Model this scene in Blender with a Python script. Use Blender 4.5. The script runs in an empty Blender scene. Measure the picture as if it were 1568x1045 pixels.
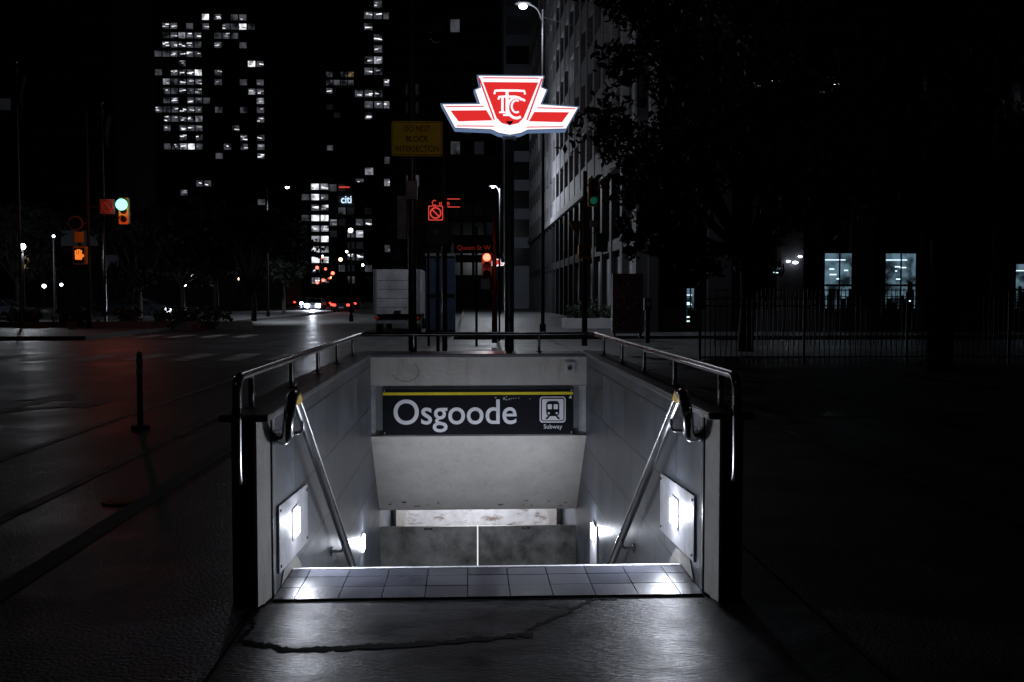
import bpy, bmesh, math, random
import numpy as np
from mathutils import Vector, Matrix
random.seed(7)
R = math.radians
scene = bpy.context.scene
scene.view_settings.view_transform = 'Standard'
scene.view_settings.look = 'None'
scene.view_settings.exposure = 0

# ------------------------------------------------------------------ materials
def mat(name, col, rough=0.6, metal=0.0, var=0.25, scale=6.0, bump=0.0, bscale=40.0, stretch=(1,1,1), spec=0.5, rvar=0.0, det=4):
    m = bpy.data.materials.new(name); m.use_nodes = True
    nt = m.node_tree; N = nt.nodes; L = nt.links
    b = N['Principled BSDF']
    b.inputs['Metallic'].default_value = metal
    b.inputs['Roughness'].default_value = rough
    b.inputs['Specular IOR Level'].default_value = spec
    tc = N.new('ShaderNodeTexCoord'); mp = N.new('ShaderNodeMapping')
    mp.inputs['Scale'].default_value = stretch
    L.new(tc.outputs['Object'], mp.inputs['Vector'])
    n = N.new('ShaderNodeTexNoise'); n.inputs['Scale'].default_value = scale
    n.inputs['Detail'].default_value = det; n.inputs['Roughness'].default_value = 0.65
    L.new(mp.outputs[0], n.inputs['Vector'])
    r = N.new('ShaderNodeValToRGB')
    r.color_ramp.elements[0].position = 0.3; r.color_ramp.elements[1].position = 0.7
    c = list(col)
    r.color_ramp.elements[0].color = (*[x*(1-var) for x in c], 1)
    r.color_ramp.elements[1].color = (*[min(1, x*(1+var)) for x in c], 1)
    L.new(n.outputs['Fac'], r.inputs['Fac']); L.new(r.outputs['Color'], b.inputs['Base Color'])
    if rvar > 0:
        mr = N.new('ShaderNodeMapRange')
        mr.inputs['To Min'].default_value = max(0.02, rough-rvar); mr.inputs['To Max'].default_value = min(1, rough+rvar)
        mr.inputs['From Min'].default_value = 0.3; mr.inputs['From Max'].default_value = 0.7
        L.new(n.outputs['Fac'], mr.inputs['Value']); L.new(mr.outputs[0], b.inputs['Roughness'])
    if bump > 0:
        n2 = N.new('ShaderNodeTexNoise'); n2.inputs['Scale'].default_value = bscale
        n2.inputs['Detail'].default_value = 3
        L.new(mp.outputs[0], n2.inputs['Vector'])
        bp = N.new('ShaderNodeBump'); bp.inputs['Strength'].default_value = bump; bp.inputs['Distance'].default_value = 0.01
        L.new(n2.outputs['Fac'], bp.inputs['Height']); L.new(bp.outputs[0], b.inputs['Normal'])
    return m

def stain(m, dark, scale, lo, hi, amt, stretch=(1,1,1), det=7, rough=None):
    """mix a darker patchy stain over a material's base colour (and wetness into roughness)"""
    nt = m.node_tree; N = nt.nodes; L = nt.links; b = N['Principled BSDF']
    src = b.inputs['Base Color'].links[0].from_socket
    tc = N.new('ShaderNodeTexCoord'); mp = N.new('ShaderNodeMapping'); mp.inputs['Scale'].default_value = stretch
    L.new(tc.outputs['Object'], mp.inputs[0])
    n = N.new('ShaderNodeTexNoise'); n.inputs['Scale'].default_value = scale; n.inputs['Detail'].default_value = det; n.inputs['Roughness'].default_value = .7
    L.new(mp.outputs[0], n.inputs['Vector'])
    r = N.new('ShaderNodeValToRGB'); r.color_ramp.elements[0].position = lo; r.color_ramp.elements[1].position = hi
    r.color_ramp.elements[0].color = (0,0,0,1); r.color_ramp.elements[1].color = (amt,amt,amt,1)
    L.new(n.outputs['Fac'], r.inputs[0])
    mx = N.new('ShaderNodeMixRGB'); L.new(r.outputs[0], mx.inputs[0]); L.new(src, mx.inputs[1]); mx.inputs[2].default_value = (*dark, 1)
    L.new(mx.outputs[0], b.inputs['Base Color'])
    if rough is not None:
        base = b.inputs['Roughness'].default_value
        mr = N.new('ShaderNodeMapRange'); mr.inputs['To Min'].default_value = base; mr.inputs['To Max'].default_value = rough
        L.new(r.outputs[0], mr.inputs['Value']); L.new(mr.outputs[0], b.inputs['Roughness'])
    return m

def emi(name, col, st, sample=False, noise=0.0, nscale=1.0):
    m = bpy.data.materials.new(name); m.use_nodes = True
    nt = m.node_tree; N = nt.nodes; L = nt.links
    b = N['Principled BSDF']
    b.inputs['Base Color'].default_value = (*[x*0.12 for x in col], 1)
    b.inputs['Roughness'].default_value = 0.5
    b.inputs['Emission Color'].default_value = (*col, 1)
    b.inputs['Emission Strength'].default_value = st
    if noise > 0:
        tc = N.new('ShaderNodeTexCoord')
        n = N.new('ShaderNodeTexNoise'); n.inputs['Scale'].default_value = nscale; n.inputs['Detail'].default_value = 3
        L.new(tc.outputs['Object'], n.inputs['Vector'])
        mr = N.new('ShaderNodeMapRange')
        mr.inputs['From Min'].default_value = 0.38; mr.inputs['From Max'].default_value = 0.62
        mr.inputs['To Min'].default_value = st*(1-noise); mr.inputs['To Max'].default_value = st
        L.new(n.outputs['Fac'], mr.inputs['Value']); L.new(mr.outputs[0], b.inputs['Emission Strength'])
    if not sample:
        m.cycles.emission_sampling = 'NONE'
    return m

def panel_mat(name, col, joint, bw, bh, axes, rough=0.35, jw=0.006, off=0.5):
    """stone slabs laid as a bond; axes chooses the two object axes of the wall plane"""
    m = bpy.data.materials.new(name); m.use_nodes = True
    nt = m.node_tree; N = nt.nodes; L = nt.links
    b = N['Principled BSDF']; b.inputs['Roughness'].default_value = rough
    tc = N.new('ShaderNodeTexCoord'); sp = N.new('ShaderNodeSeparateXYZ'); cb = N.new('ShaderNodeCombineXYZ')
    L.new(tc.outputs['Object'], sp.inputs[0])
    L.new(sp.outputs[axes[0]], cb.inputs[0]); L.new(sp.outputs[axes[1]], cb.inputs[1])
    br = N.new('ShaderNodeTexBrick'); br.inputs['Scale'].default_value = 1
    br.inputs['Brick Width'].default_value = bw; br.inputs['Row Height'].default_value = bh
    br.inputs['Mortar Size'].default_value = jw; br.inputs['Mortar Smooth'].default_value = 0.1
    br.offset = off
    br.inputs['Color1'].default_value = (*[x*0.68 for x in col], 1); br.inputs['Color2'].default_value = (*[x*1.32 for x in col], 1)
    br.inputs['Mortar'].default_value = (*joint, 1)
    L.new(cb.outputs[0], br.inputs['Vector'])
    n = N.new('ShaderNodeTexNoise'); n.inputs['Scale'].default_value = 3.2; n.inputs['Detail'].default_value = 9
    n.inputs['Roughness'].default_value = 0.75
    L.new(tc.outputs['Object'], n.inputs['Vector'])
    mr = N.new('ShaderNodeMapRange'); mr.inputs['From Min'].default_value = .35; mr.inputs['From Max'].default_value = .65
    mr.inputs['To Min'].default_value = 0.35; mr.inputs['To Max'].default_value = 1.4
    L.new(n.outputs['Fac'], mr.inputs['Value'])
    mx = N.new('ShaderNodeMixRGB'); mx.blend_type = 'MULTIPLY'; mx.inputs[0].default_value = 1
    L.new(br.outputs['Color'], mx.inputs[1]); L.new(mr.outputs[0], mx.inputs[2])
    L.new(mx.outputs[0], b.inputs['Base Color'])
    mr2 = N.new('ShaderNodeMapRange'); mr2.inputs['To Min'].default_value = rough-.08; mr2.inputs['To Max'].default_value = rough+.25
    L.new(n.outputs['Fac'], mr2.inputs['Value']); L.new(mr2.outputs[0], b.inputs['Roughness'])
    bp = N.new('ShaderNodeBump'); bp.inputs['Strength'].default_value = 0.6; bp.inputs['Distance'].default_value = 0.005; bp.invert = True
    L.new(br.outputs['Fac'], bp.inputs['Height']); L.new(bp.outputs[0], b.inputs['Normal'])
    return m

def stained_concrete(name, col, dark, amt=.55):
    m = mat(name, col, 0.75, var=0.12, scale=3, bump=0.3, bscale=30)
    stain(m, dark, 2, .52, .75, amt, (5, 5, .9), 8)
    stain(m, dark, 26, .70, .74, .7, (1, 1, 1), 3)
    return m

M = {}
M['asphalt'] = stain(mat('asphalt', (.040, .040, .043), .5, var=.4, scale=1.2, bump=.5, bscale=60), (.015,.015,.017), .5, .45, .65, .7, rough=.30)
M['pave'] = mat('pavement_concrete', (.06, .06, .065), .5, var=.4, scale=1.5, bump=.5, bscale=50, rvar=.12)
M['slab'] = stain(mat('brushed_concrete', (.045, .045, .050), .52, var=.5, scale=5.0, bump=1.0, bscale=44, stretch=(.45, 3.0, 1), det=7, spec=.4), (.008,.008,.009), 1.9, .42, .60, .9, (1, 1.6, 1), rough=.36)
M['kerb'] = mat('kerb_concrete', (.14, .14, .14), .8, bump=.3)
M['crack'] = mat('crack_dirt_shadow', (.006, .006, .006), .95, spec=.05)
M['paint'] = stain(mat('road_paint', (.36, .36, .36), .6, var=.4, scale=5), (.05,.05,.05), 3, .45, .6, .9)
M['granite'] = panel_mat('granite_slabs', (.070, .080, .096), (.006, .006, .008), .62, .41, (1, 2), .34, jw=.008)
M['granite_out'] = mat('granite_outer', (.05, .05, .055), .5, var=.4, scale=30, bump=.2)
M['cap'] = mat('coping_stone', (.09, .09, .10), .33, var=.4, scale=40, bump=.2, bscale=80)
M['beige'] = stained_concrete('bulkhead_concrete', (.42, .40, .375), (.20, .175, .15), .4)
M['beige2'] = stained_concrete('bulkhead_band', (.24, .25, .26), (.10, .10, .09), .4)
M['trim'] = stained_concrete('wall_end_concrete', (.36, .345, .32), (.14, .12, .10), .5)
M['white_stain'] = stain(mat('corridor_paint', (.58, .58, .60), .7, var=.2, scale=6), (.14,.08,.05), 5, .52, .64, .85, (1, 1, 2.5))
M['tile'] = mat('landing_tile', (.055, .058, .074), .32, var=.22, scale=3, bump=.15, bscale=60, rvar=.08)
M['tile2'] = mat('landing_tile_b', (.070, .073, .090), .36, var=.22, scale=3, bump=.15, bscale=60, rvar=.08)
M['grout'] = mat('grout', (.018, .018, .018), .9)
M['nosing'] = mat('nosing_strip', (.75, .74, .78), .45, var=.2, scale=30)
M['step'] = mat('stair_terrazzo', (.2, .2, .2), .5, var=.3, scale=40)
M['steel'] = mat('brushed_steel', (.42, .42, .43), .22, 1.0, var=.08, scale=3, rvar=.04, det=2)
M['steel_dull'] = mat('dull_steel_plate', (.46, .46, .49), .5, .2, var=.25, scale=7, bump=.15, bscale=20)
M['galv'] = mat('galvanised_door', (.15, .15, .14), .5, .2, var=.7, scale=4.5, rvar=.15, det=7)
M['pole'] = mat('painted_pole', (.06, .062, .07), .33, .4, var=.2)
M['pole_d'] = mat('dull_dark_pole', (.02, .02, .022), .7, .0, var=.2, spec=.2)
M['iron'] = mat('black_iron', (.012, .012, .014), .5, .3)
M['black'] = mat('sign_black', (.006, .007, .011), .6, var=.3, spec=.15)
M['ywl'] = mat('sign_yellow', (.75, .6, .03), .5, var=.1, spec=.2)
M['ywl_tape'] = mat('yellow_tape', (.7, .42, .03), .5)
M['white'] = mat('sign_white', (.80, .80, .84), .5, var=.06)
M['post_grey'] = mat('post_grey_plastic', (.30, .30, .32), .5, var=.1)
M['bolt'] = mat('dark_bolt', (.04, .04, .04), .5, .5)
M['housing_y'] = mat('signal_housing_yellow', (.75, .50, .05), .5)
M['housing_d'] = mat('signal_housing_dark', (.03, .03, .03), .5)
M['sign_back'] = mat('sign_aluminium', (.2, .2, .22), .5, .4)
M['red'] = mat('sign_red', (.5, .03, .02), .5)
M['blue'] = mat('hoarding_blue', (.03, .05, .10), .45, var=.3, scale=2)
M['teal'] = mat('banner_teal', (.05, .18, .2), .6)
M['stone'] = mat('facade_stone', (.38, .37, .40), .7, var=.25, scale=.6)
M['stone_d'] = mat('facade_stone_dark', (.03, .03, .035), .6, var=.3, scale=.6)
M['tower'] = mat('tower_cladding', (.03, .031, .035), .7, var=.4, scale=.05)
M['tower_b'] = mat('tower_cladding_light', (.34, .37, .44), .6, var=.3, scale=.08)
M['glass'] = mat('dark_glass', (.010, .011, .014), .16, var=.4, scale=.1)
M['bark'] = mat('bark', (.05, .042, .034), .9, var=.4, scale=5)
M['leafA'] = mat('leaf_dark', (.03, .040, .026), .7, var=.4, scale=2, spec=.2)
M['leafB'] = mat('leaf_mid', (.055, .072, .045), .65, var=.4, scale=2, spec=.2)
M['leafC'] = mat('leaf_shade', (.014, .018, .012), .8, var=.4, scale=2, spec=.1)
M['leafD'] = mat('leaf_shade_mid', (.022, .028, .02), .8, var=.4, scale=2, spec=.1)
M['rubber'] = mat('rubber', (.015, .015, .015), .8)
M['carpaint_w'] = mat('car_paint_white', (.4, .4, .43), .25)
M['carpaint_d'] = mat('car_paint_dark', (.04, .045, .06), .22)
M['truckbox'] = mat('truck_box', (.32, .32, .35), .5, var=.35, scale=1.5)
M['poster'] = mat('poster_pattern', (.10, .10, .105), .5, var=.9, scale=9)
# emissive
M['e_lens'] = emi('lamp_lens_lit', (.86, .90, 1), 14)
M['e_sw'] = emi('sign_face_white', (.97, .94, 1), 1.15, sample=True)
M['e_sr'] = emi('sign_face_red', (.80, .028, .028), .95, sample=True)
M['e_edge'] = emi('sign_edge_glow', (.35, .55, 1), .30)
M['e_w3'] = emi('window_bright', (.93, .95, 1), 1.5, noise=.8, nscale=.5)
M['e_w2'] = emi('window_mid', (.85, .88, 1), .40, noise=.85, nscale=.45)
M['e_w1'] = emi('window_dim', (.8, .85, 1), .08, noise=.95, nscale=.3)
M['e_ww'] = emi('window_warm', (1, .70, .36), .22, noise=.9, nscale=.6)
M['e_wh'] = emi('window_haze', (.6, .65, .8), .012, noise=.9, nscale=.05)
M['e_shop'] = emi('shop_interior', (.35, .60, .78), .30, noise=.95, nscale=1.8)
M['e_shopb'] = emi('shop_tube', (.7, .9, 1), 1.6)
M['e_red'] = emi('signal_red', (1, .10, .06), 6)
M['e_redd'] = emi('glowing_red', (1, .08, .06), .8)
M['e_cyan'] = emi('signal_core', (.25, 1, .85), 2.4)
M['e_green'] = emi('signal_green', (.05, .8, .55), .06)
M['e_org'] = emi('hand_orange', (1, .22, .03), 1.0)
M['e_lamp'] = emi('street_lamp_lit', (.85, .92, 1), 12)
M['e_lampw'] = emi('street_lamp_warm', (1, .72, .45), 4)
M['e_head'] = emi('headlight', (.72, .80, 1), 60)
M['e_tail'] = emi('tail_light', (1, .05, .03), 4)
M['e_citi'] = emi('blue_white_sign', (.6, .8, 1), 1.3)
M['e_gleam'] = emi('door_gap_light', (.95, .95, 1), 1.0)
M['e_reddim'] = emi('red_lit_lettering', (1, .08, .06), .10)  # emission stands in for red signal light falling on the lettering

# ------------------------------------------------------------------ mesh builder
class MB:
    def __init__(s): s.v = []; s.f = []; s.m = []; s.sm = []; s.mats = []
    def mi(s, k):
        if k not in s.mats: s.mats.append(k)
        return s.mats.index(k)
    def add(s, vs, fs, k, smooth=False):
        o = len(s.v); s.v += [tuple(v) for v in vs]; i = s.mi(k)
        for f in fs: s.f.append(tuple(o+a for a in f)); s.m.append(i); s.sm.append(smooth)
    def box(s, x0, x1, y0, y1, z0, z1, k):
        s.add([(x0,y0,z0),(x1,y0,z0),(x1,y1,z0),(x0,y1,z0),(x0,y0,z1),(x1,y0,z1),(x1,y1,z1),(x0,y1,z1)],
              [(0,3,2,1),(4,5,6,7),(0,1,5,4),(1,2,6,5),(2,3,7,6),(3,0,4,7)], k)
    def quad(s, a, b, c, d, k): s.add([a,b,c,d], [(0,1,2,3)], k)
    def prism(s, pts, a0, a1, ax, k):
        n = len(pts)
        def P(p, a):
            return (a,p[0],p[1]) if ax == 'x' else ((p[0],a,p[1]) if ax == 'y' else (p[0],p[1],a))
        vs = [P(p,a0) for p in pts]+[P(p,a1) for p in pts]
        fs = [tuple(range(n)), tuple(range(2*n-1, n-1, -1))]+[(i,(i+1)%n,n+(i+1)%n,n+i) for i in range(n)]
        s.add(vs, fs, k)
    def tube(s, pts, r, k, n=12, caps=True, r1=None):
        pts = [Vector(p) for p in pts]; m = len(pts)
        T = []
        for i in range(m):
            t = (pts[min(i+1,m-1)]-pts[max(i-1,0)]).normalized(); T.append(t)
        up = Vector((0,0,1)) if abs(T[0].z) < .9 else Vector((1,0,0))
        nrm = T[0].cross(up).normalized(); vs = []
        for i in range(m):
            if i: 
                nrm = (nrm - T[i]*nrm.dot(T[i])).normalized()
            bn = T[i].cross(nrm)
            rr = r if r1 is None else r+(r1-r)*i/(m-1)
            for j in range(n):
                a = 2*math.pi*j/n
                vs.append(pts[i]+nrm*math.cos(a)*rr+bn*math.sin(a)*rr)
        fs = [(i*n+j, i*n+(j+1)%n, (i+1)*n+(j+1)%n, (i+1)*n+j) for i in range(m-1) for j in range(n)]
        s.add(vs, fs, k, True)
        if caps:
            s.add([vs[j] for j in range(n)], [tuple(range(n-1,-1,-1))], k)
            s.add([vs[(m-1)*n+j] for j in range(n)], [tuple(range(n))], k)
    def disc(s, c, r, k, ax='y', th=.02, n=24, sx=1):
        pts = [(math.cos(2*math.pi*i/n)*r*sx, math.sin(2*math.pi*i/n)*r) for i in range(n)]
        if ax == 'y': s.prism([(c[0]+p[0], c[2]+p[1]) for p in pts], c[1], c[1]+th, 'y', k)
        if ax == 'x': s.prism([(c[1]+p[0], c[2]+p[1]) for p in pts], c[0], c[0]+th, 'x', k)
        if ax == 'z': s.prism([(c[0]+p[0], c[1]+p[1]) for p in pts], c[2], c[2]+th, 'z', k)
    def ball(s, c, r, k, n=10, sc=(1,1,1)):
        vs = []; fs = []
        for i in range(n+1):
            th = math.pi*i/n
            for j in range(2*n):
                ph = math.pi*j/n
                vs.append((c[0]+r*sc[0]*math.sin(th)*math.cos(ph), c[1]+r*sc[1]*math.sin(th)*math.sin(ph), c[2]+r*sc[2]*math.cos(th)))
        for i in range(n):
            for j in range(2*n):
                fs.append((i*2*n+j, (i+1)*2*n+j, (i+1)*2*n+(j+1)%(2*n), i*2*n+(j+1)%(2*n)))
        s.add(vs, fs, k, True)
    def build(s, name, bevel=0, fixn=True, loc=None, rotz=0, parent=None):
        me = bpy.data.meshes.new(name); me.from_pydata(s.v, [], s.f)
        for k in s.mats: me.materials.append(M[k])
        me.polygons.foreach_set('material_index', s.m)
        me.polygons.foreach_set('use_smooth', s.sm)
        if fixn:
            bm = bmesh.new(); bm.from_mesh(me); bmesh.ops.recalc_face_normals(bm, faces=bm.faces); bm.to_mesh(me); bm.free()
        me.update()
        ob = bpy.data.objects.new(name, me); scene.collection.objects.link(ob)
        if bevel:
            b = ob.modifiers.new('bevel', 'BEVEL'); b.width = bevel; b.segments = 2; b.limit_method = 'ANGLE'
        if loc: ob.location = loc
        ob.rotation_euler[2] = rotz
        if parent: ob.parent = parent
        return ob

def fillet(pts, r, n=6):
    pts = [Vector(p) for p in pts]; out = [pts[0]]
    for i in range(1, len(pts)-1):
        a, b, c = pts[i-1], pts[i], pts[i+1]
        rr = min(r, (a-b).length*.48, (c-b).length*.48)
        p0 = b+(a-b).normalized()*rr; p1 = b+(c-b).normalized()*rr
        for j in range(n+1):
            t = j/n; out.append(p0*(1-t)**2+b*2*t*(1-t)+p1*t*t)
    out.append(pts[-1]); return out

def text(body, x, y, z, size, k, parent=None, name='lettering', fit_w=None, fit_h=None, off=0.0, ext=.002, align='CENTER', rotz=0):
    cu = bpy.data.curves.new(name, 'FONT'); cu.body = body; cu.size = size; cu.offset = off; cu.extrude = ext
    cu.align_x = align; cu.align_y = 'BOTTOM_BASELINE'
    ob = bpy.data.objects.new(name, cu); scene.collection.objects.link(ob)
    ob.data.materials.append(M[k]); ob.rotation_euler = (R(90), 0, rotz); ob.location = (x, y, z)
    bpy.context.view_layer.update()
    if fit_w: ob.scale[0] = fit_w/max(ob.dimensions[0], 1e-4)
    if fit_h: ob.scale[1] = fit_h/max(ob.dimensions[1], 1e-4)
    if parent:
        ob.parent = parent
        ob.matrix_parent_inverse = parent.matrix_world.inverted()
    return ob

def lamp(name, kind, loc, power, col=(1,1,1), size=.05, parent=None, rot=None, spot=None, blend=.8):
    l = bpy.data.lights.new(name, kind); l.energy = power; l.color = col
    if kind in ('POINT', 'SPOT'): l.shadow_soft_size = size
    if kind == 'AREA': l.size = size
    if spot: l.spot_size = R(spot); l.spot_blend = blend
    o = bpy.data.objects.new(name, l); scene.collection.objects.link(o); o.location = loc
    if rot: o.rotation_euler = rot
    if parent:
        o.parent = parent
    return o

# ------------------------------------------------------------------ world and added fill sun
w = bpy.data.worlds.new('World'); scene.world = w; w.use_nodes = True
bg = w.node_tree.nodes['Background']
sky = w.node_tree.nodes.new('ShaderNodeTexSky'); sky.sky_type = 'NISHITA'; sky.sun_disc = False
sky.sun_elevation = R(-4); sky.sun_rotation = R(150)
w.node_tree.links.new(sky.outputs[0], bg.inputs[0]); bg.inputs[1].default_value = 0.006
sl = bpy.data.lights.new('fill_sun', 'SUN'); sl.energy = .004; sl.angle = R(.5); sl.color = (.75, .85, 1)  # faint cool sun with no visible source, added to bring out shapes
so = bpy.data.objects.new('fill_sun', sl); scene.collection.objects.link(so); so.rotation_euler = (R(50), 0, R(-35))

# ------------------------------------------------------------------ camera
cd = bpy.data.cameras.new('camera'); cam = bpy.data.objects.new('camera', cd); scene.collection.objects.link(cam)
cd.lens = 35; cd.sensor_width = 36; cd.clip_end = 3000; cd.clip_start = .05
cam.location = (0, 0, 1.5); cam.rotation_euler = (R(90-2.55), 0, R(-2.52)); scene.camera = cam

# ------------------------------------------------------------------ ground, road, pavement
XI, XO = -.967, 1.18            # inner faces of stairwell
HX0, HX1, HY0, HY1 = -1.08, 1.29, 5.43, 10.28
def sheet_with_hole(mb, x0, x1, y0, y1, z, k, hole):
    hx0, hx1, hy0, hy1 = hole
    mb.quad((x0,y0,z),(x1,y0,z),(x1,hy0,z),(x0,hy0,z),k)
    mb.quad((x0,hy1,z),(x1,hy1,z),(x1,y1,z),(x0,y1,z),k)
    mb.quad((x0,hy0,z),(hx0,hy0,z),(hx0,hy1,z),(x0,hy1,z),k)
    mb.quad((hx1,hy0,z),(x1,hy0,z),(x1,hy1,z),(hx1,hy1,z),k)
g = MB(); sheet_with_hole(g, -1500, 1500, -60, 2000, -.125, 'asphalt', (HX0,HX1,HY0,HY1)); g.build('ground_asphalt')
p = MB()
sheet_with_hole(p, -2.3, 60, -12, 24, 0, 'pave', (-1.02, 1.65, 2.0, HY1))
p.box(-2.45, -2.3, -12, 24.15, -.125, .003, 'kerb'); p.box(-2.3, 60, 24, 24.15, -.125, .003, 'kerb')
for yy in (12.2, 14.2, 16.2, 18.2, 20.2, 22.2): p.box(-2.3, 14, yy, yy+.012, -.02, .003, 'crack')
for xx in (-.35, 3.6, 5.6, 7.6): p.box(xx, xx+.012, 10.5 if xx < 1 else 2, 24, -.02, .0035, 'crack')
p.build('pavement')
p = MB()
sheet_with_hole(p, -1.02, 1.65, 2.0, HY1, 0.0, 'slab', (HX0+.1, HX1-.1, 5.4, HY1-.002))
p.box(1.64, 1.655, 2.0, 10.2, -.02, .003, 'crack'); p.box(-1.035, -1.02, 2.0, 4.8, -.02, .003, 'crack')
p.build('entrance_slab')
p = MB()
p.box(-.4, 60, 38, 400, -.125, 0, 'pave'); p.box(-.55, -.4, 38, 400, -.125, .004, 'kerb')
p.build('far_pavement')
p = MB()
p.box(-60, -14.5, 38, 400, -.125, 0.02, 'pave'); p.box(-14.5, -14.35, 38, 400, -.125, .025, 'kerb')
p.build('left_pavement')

def crack(pts, wd, k='crack', z=.003, jit=.010):
    mb = MB(); P = []
    for i in range(len(pts)-1):
        a = Vector((*pts[i], 0)); b = Vector((*pts[i+1], 0)); n = max(2, int((b-a).length/.018))
        d = (b-a).normalized(); q = Vector((-d.y, d.x, 0))
        for j in range(n):
            P.append((a+(b-a)*j/n+q*random.uniform(-jit, jit), wd*random.uniform(.35, 1.3)))
    vs = []
    for i, (c, ww) in enumerate(P):
        c2 = P[min(i+1, len(P)-1)][0]; c0 = P[max(i-1, 0)][0]; d = (c2-c0).normalized(); q = Vector((-d.y, d.x, 0))
        vs += [c+q*ww*.5+Vector((0,0,z)), c-q*ww*.5+Vector((0,0,z))]
    mb.add(vs, [(2*i, 2*i+1, 2*i+3, 2*i+2) for i in range(len(P)-1)], k)
    return mb
c1 = crack([(-1.0,4.33),(-.76,4.20),(-.54,4.215),(-.215,4.25),(.065,4.30),(.24,4.36),(.28,4.30)], .060)  # main crack, drawn extra wide so its dark colour paints the dip's shadow
c2 = crack([(.26,4.40),(.33,4.50),(.43,4.60),(.505,4.70),(.63,4.86),(.75,4.83)], .022, z=.0034)
c3 = crack([(.505,4.70),(.40,4.76),(.33,4.79)], .012, z=.0038)
c4 = crack([(-1.0,4.87),(-.3,4.86),(.3,4.862),(1.2,4.87)], .010, z=.0042, jit=.004)
c5 = crack([(-1.0,4.33),(-.98,4.5),(-1.03,4.7),(-.99,4.84)], .03, z=.0046)
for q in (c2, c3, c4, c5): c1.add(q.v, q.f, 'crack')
c1.build('pavement_crack_shadow')
# road markings
mk = MB(); zr = -.121
for xx, wd in ((-3.4, .10), (-4.65, .10)): mk.box(xx-wd/2, xx+wd/2, 3, 21, zr-.004, zr, 'paint')
for i in range(9): mk.box(-5.2-i*1.25, -4.7-i*1.25+.1, 25.5, 28.6, zr-.004, zr, 'paint')
for i in range(7): mk.box(-9.5-i*1.3, -8.9-i*1.3, 40, 43, zr-.004, zr, 'paint')
mk.prism([(-6.7,13.2),(-6.5,13.2),(-6.5,15.8),(-6.15,15.8),(-6.6,17.3),(-7.05,15.8),(-6.7,15.8)], zr-.004, zr, 'z', 'paint')
mk.prism([(-6.5,14.2),(-5.9,14.9),(-5.6,14.7),(-5.5,15.5),(-6.2,15.4),(-6.05,15.15),(-6.5,14.7)], zr-.004, zr+.002, 'z', 'paint')
for yy in range(44, 200, 9): mk.box(-7.6, -7.45, yy, yy+3.5, zr-.004, zr, 'paint')
mk.build('road_markings')
mh = MB(); mh.disc((-2.72, 8.0, -.124), .19, 'red', 'z', .01, 28); mh.disc((-2.72, 8.0, -.114), .14, 'iron', 'z', .003, 28)  # red rim paints the reflected signal light into the colour
mh.build('manhole_cover')

# ------------------------------------------------------------------ stairwell
sw = MB()
for s, xi, xo in ((1, XI, -1.15), (-1, XO, 1.363)):
    a, b = min(xi, xo), max(xi, xo)
    core = (a, xi-.03) if s == 1 else (xi+.03, b)
    sw.box(core[0], core[1], 4.86, 10.3, -.12, .90, 'granite_out')
    if s == 1: sw.box(xi-.03, xi, 4.93, 14, -3.6, -.001, 'granite'); sw.box(xi-.03, xi, 4.93, 10.3, -.001, .90, 'granite')
    else: sw.box(xi, xi+.03, 4.93, 14, -3.6, -.001, 'granite'); sw.box(xi, xi+.03, 4.93, 10.3, -.001, .90, 'granite')
    if s == 1: sw.prism([(xi+.003, 4.975), (xi-.047, 4.79), (xi-.06, 4.79), (xi-.06, 4.975)], 0, .90, 'z', 'trim')
    else: sw.prism([(xi-.003, 4.975), (xi+.047, 4.79), (xi+.06, 4.79), (xi+.06, 4.975)], 0, .90, 'z', 'trim')
wells = sw.build('stairwell_walls')
cp = MB()
cp.box(-1.19, -.955, 4.78, 10.36, .90, .935, 'cap'); cp.box(1.168, 1.40, 4.78, 10.36, .90, .935, 'cap')
cp.box(-.954, 1.167, 9.84, 10.36, .90, .935, 'cap')
cp.build('wall_coping', bevel=.006)
# bulkhead
rr_ = random.Random(5)
bk = MB()
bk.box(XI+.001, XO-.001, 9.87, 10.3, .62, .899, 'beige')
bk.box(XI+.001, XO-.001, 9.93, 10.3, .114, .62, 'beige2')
bk.prism([(9.87,.114),(10.3,.114),(10.3,-.02),(11.0,-.02),(11.0,-.82),(10.78,-.82),(10.74,-.79)], XI+.001, XO-.001, 'x', 'beige')
bk.box(-.83, 1.06, 10.3, 10.34, .2, .8, 'granite_out')
bk.box(XI+.003, XI+.045, 9.905, 9.93, .125, .61, 'steel_dull'); bk.box(XO-.075, XO-.003, 9.905, 9.93, .125, .61, 'steel_dull')
bk.box(.965, 1.06, 9.858, 9.87, .73, .85, 'steel_dull'); bk.disc((1.01, 9.852, .79), .022, 'bolt', 'y', .007, 16)
bk.tube([(-.62+.13*math.cos(a), 9.869, .76+.10*math.sin(a)) for a in np.linspace(-2.8, .9, 16)], .0018, 'bolt', 5)
for i in range(13):
    cx = rr_.uniform(XI+.1, XO-.1); t = rr_.uniform(.88, .985); yy = 9.87+(10.74-9.87)*t; zz = .114-(.114+.79)*t
    w_ = rr_.uniform(.010, .04); h_ = rr_.uniform(.006, .016)
    vs = []
    nn = 8
    for j in range(nn):
        a = 2*math.pi*j/nn; u = w_*math.cos(a)*rr_.uniform(.6, 1.2); v = h_*math.sin(a)*rr_.uniform(.6, 1.2)
        vs.append((cx+u, yy+v*.69-.0022, zz-v*.72-.0022))
    bk.add(vs, [tuple(range(nn))], 'granite_out')
bk.build('stairwell_bulkhead', bevel=.0)

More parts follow.
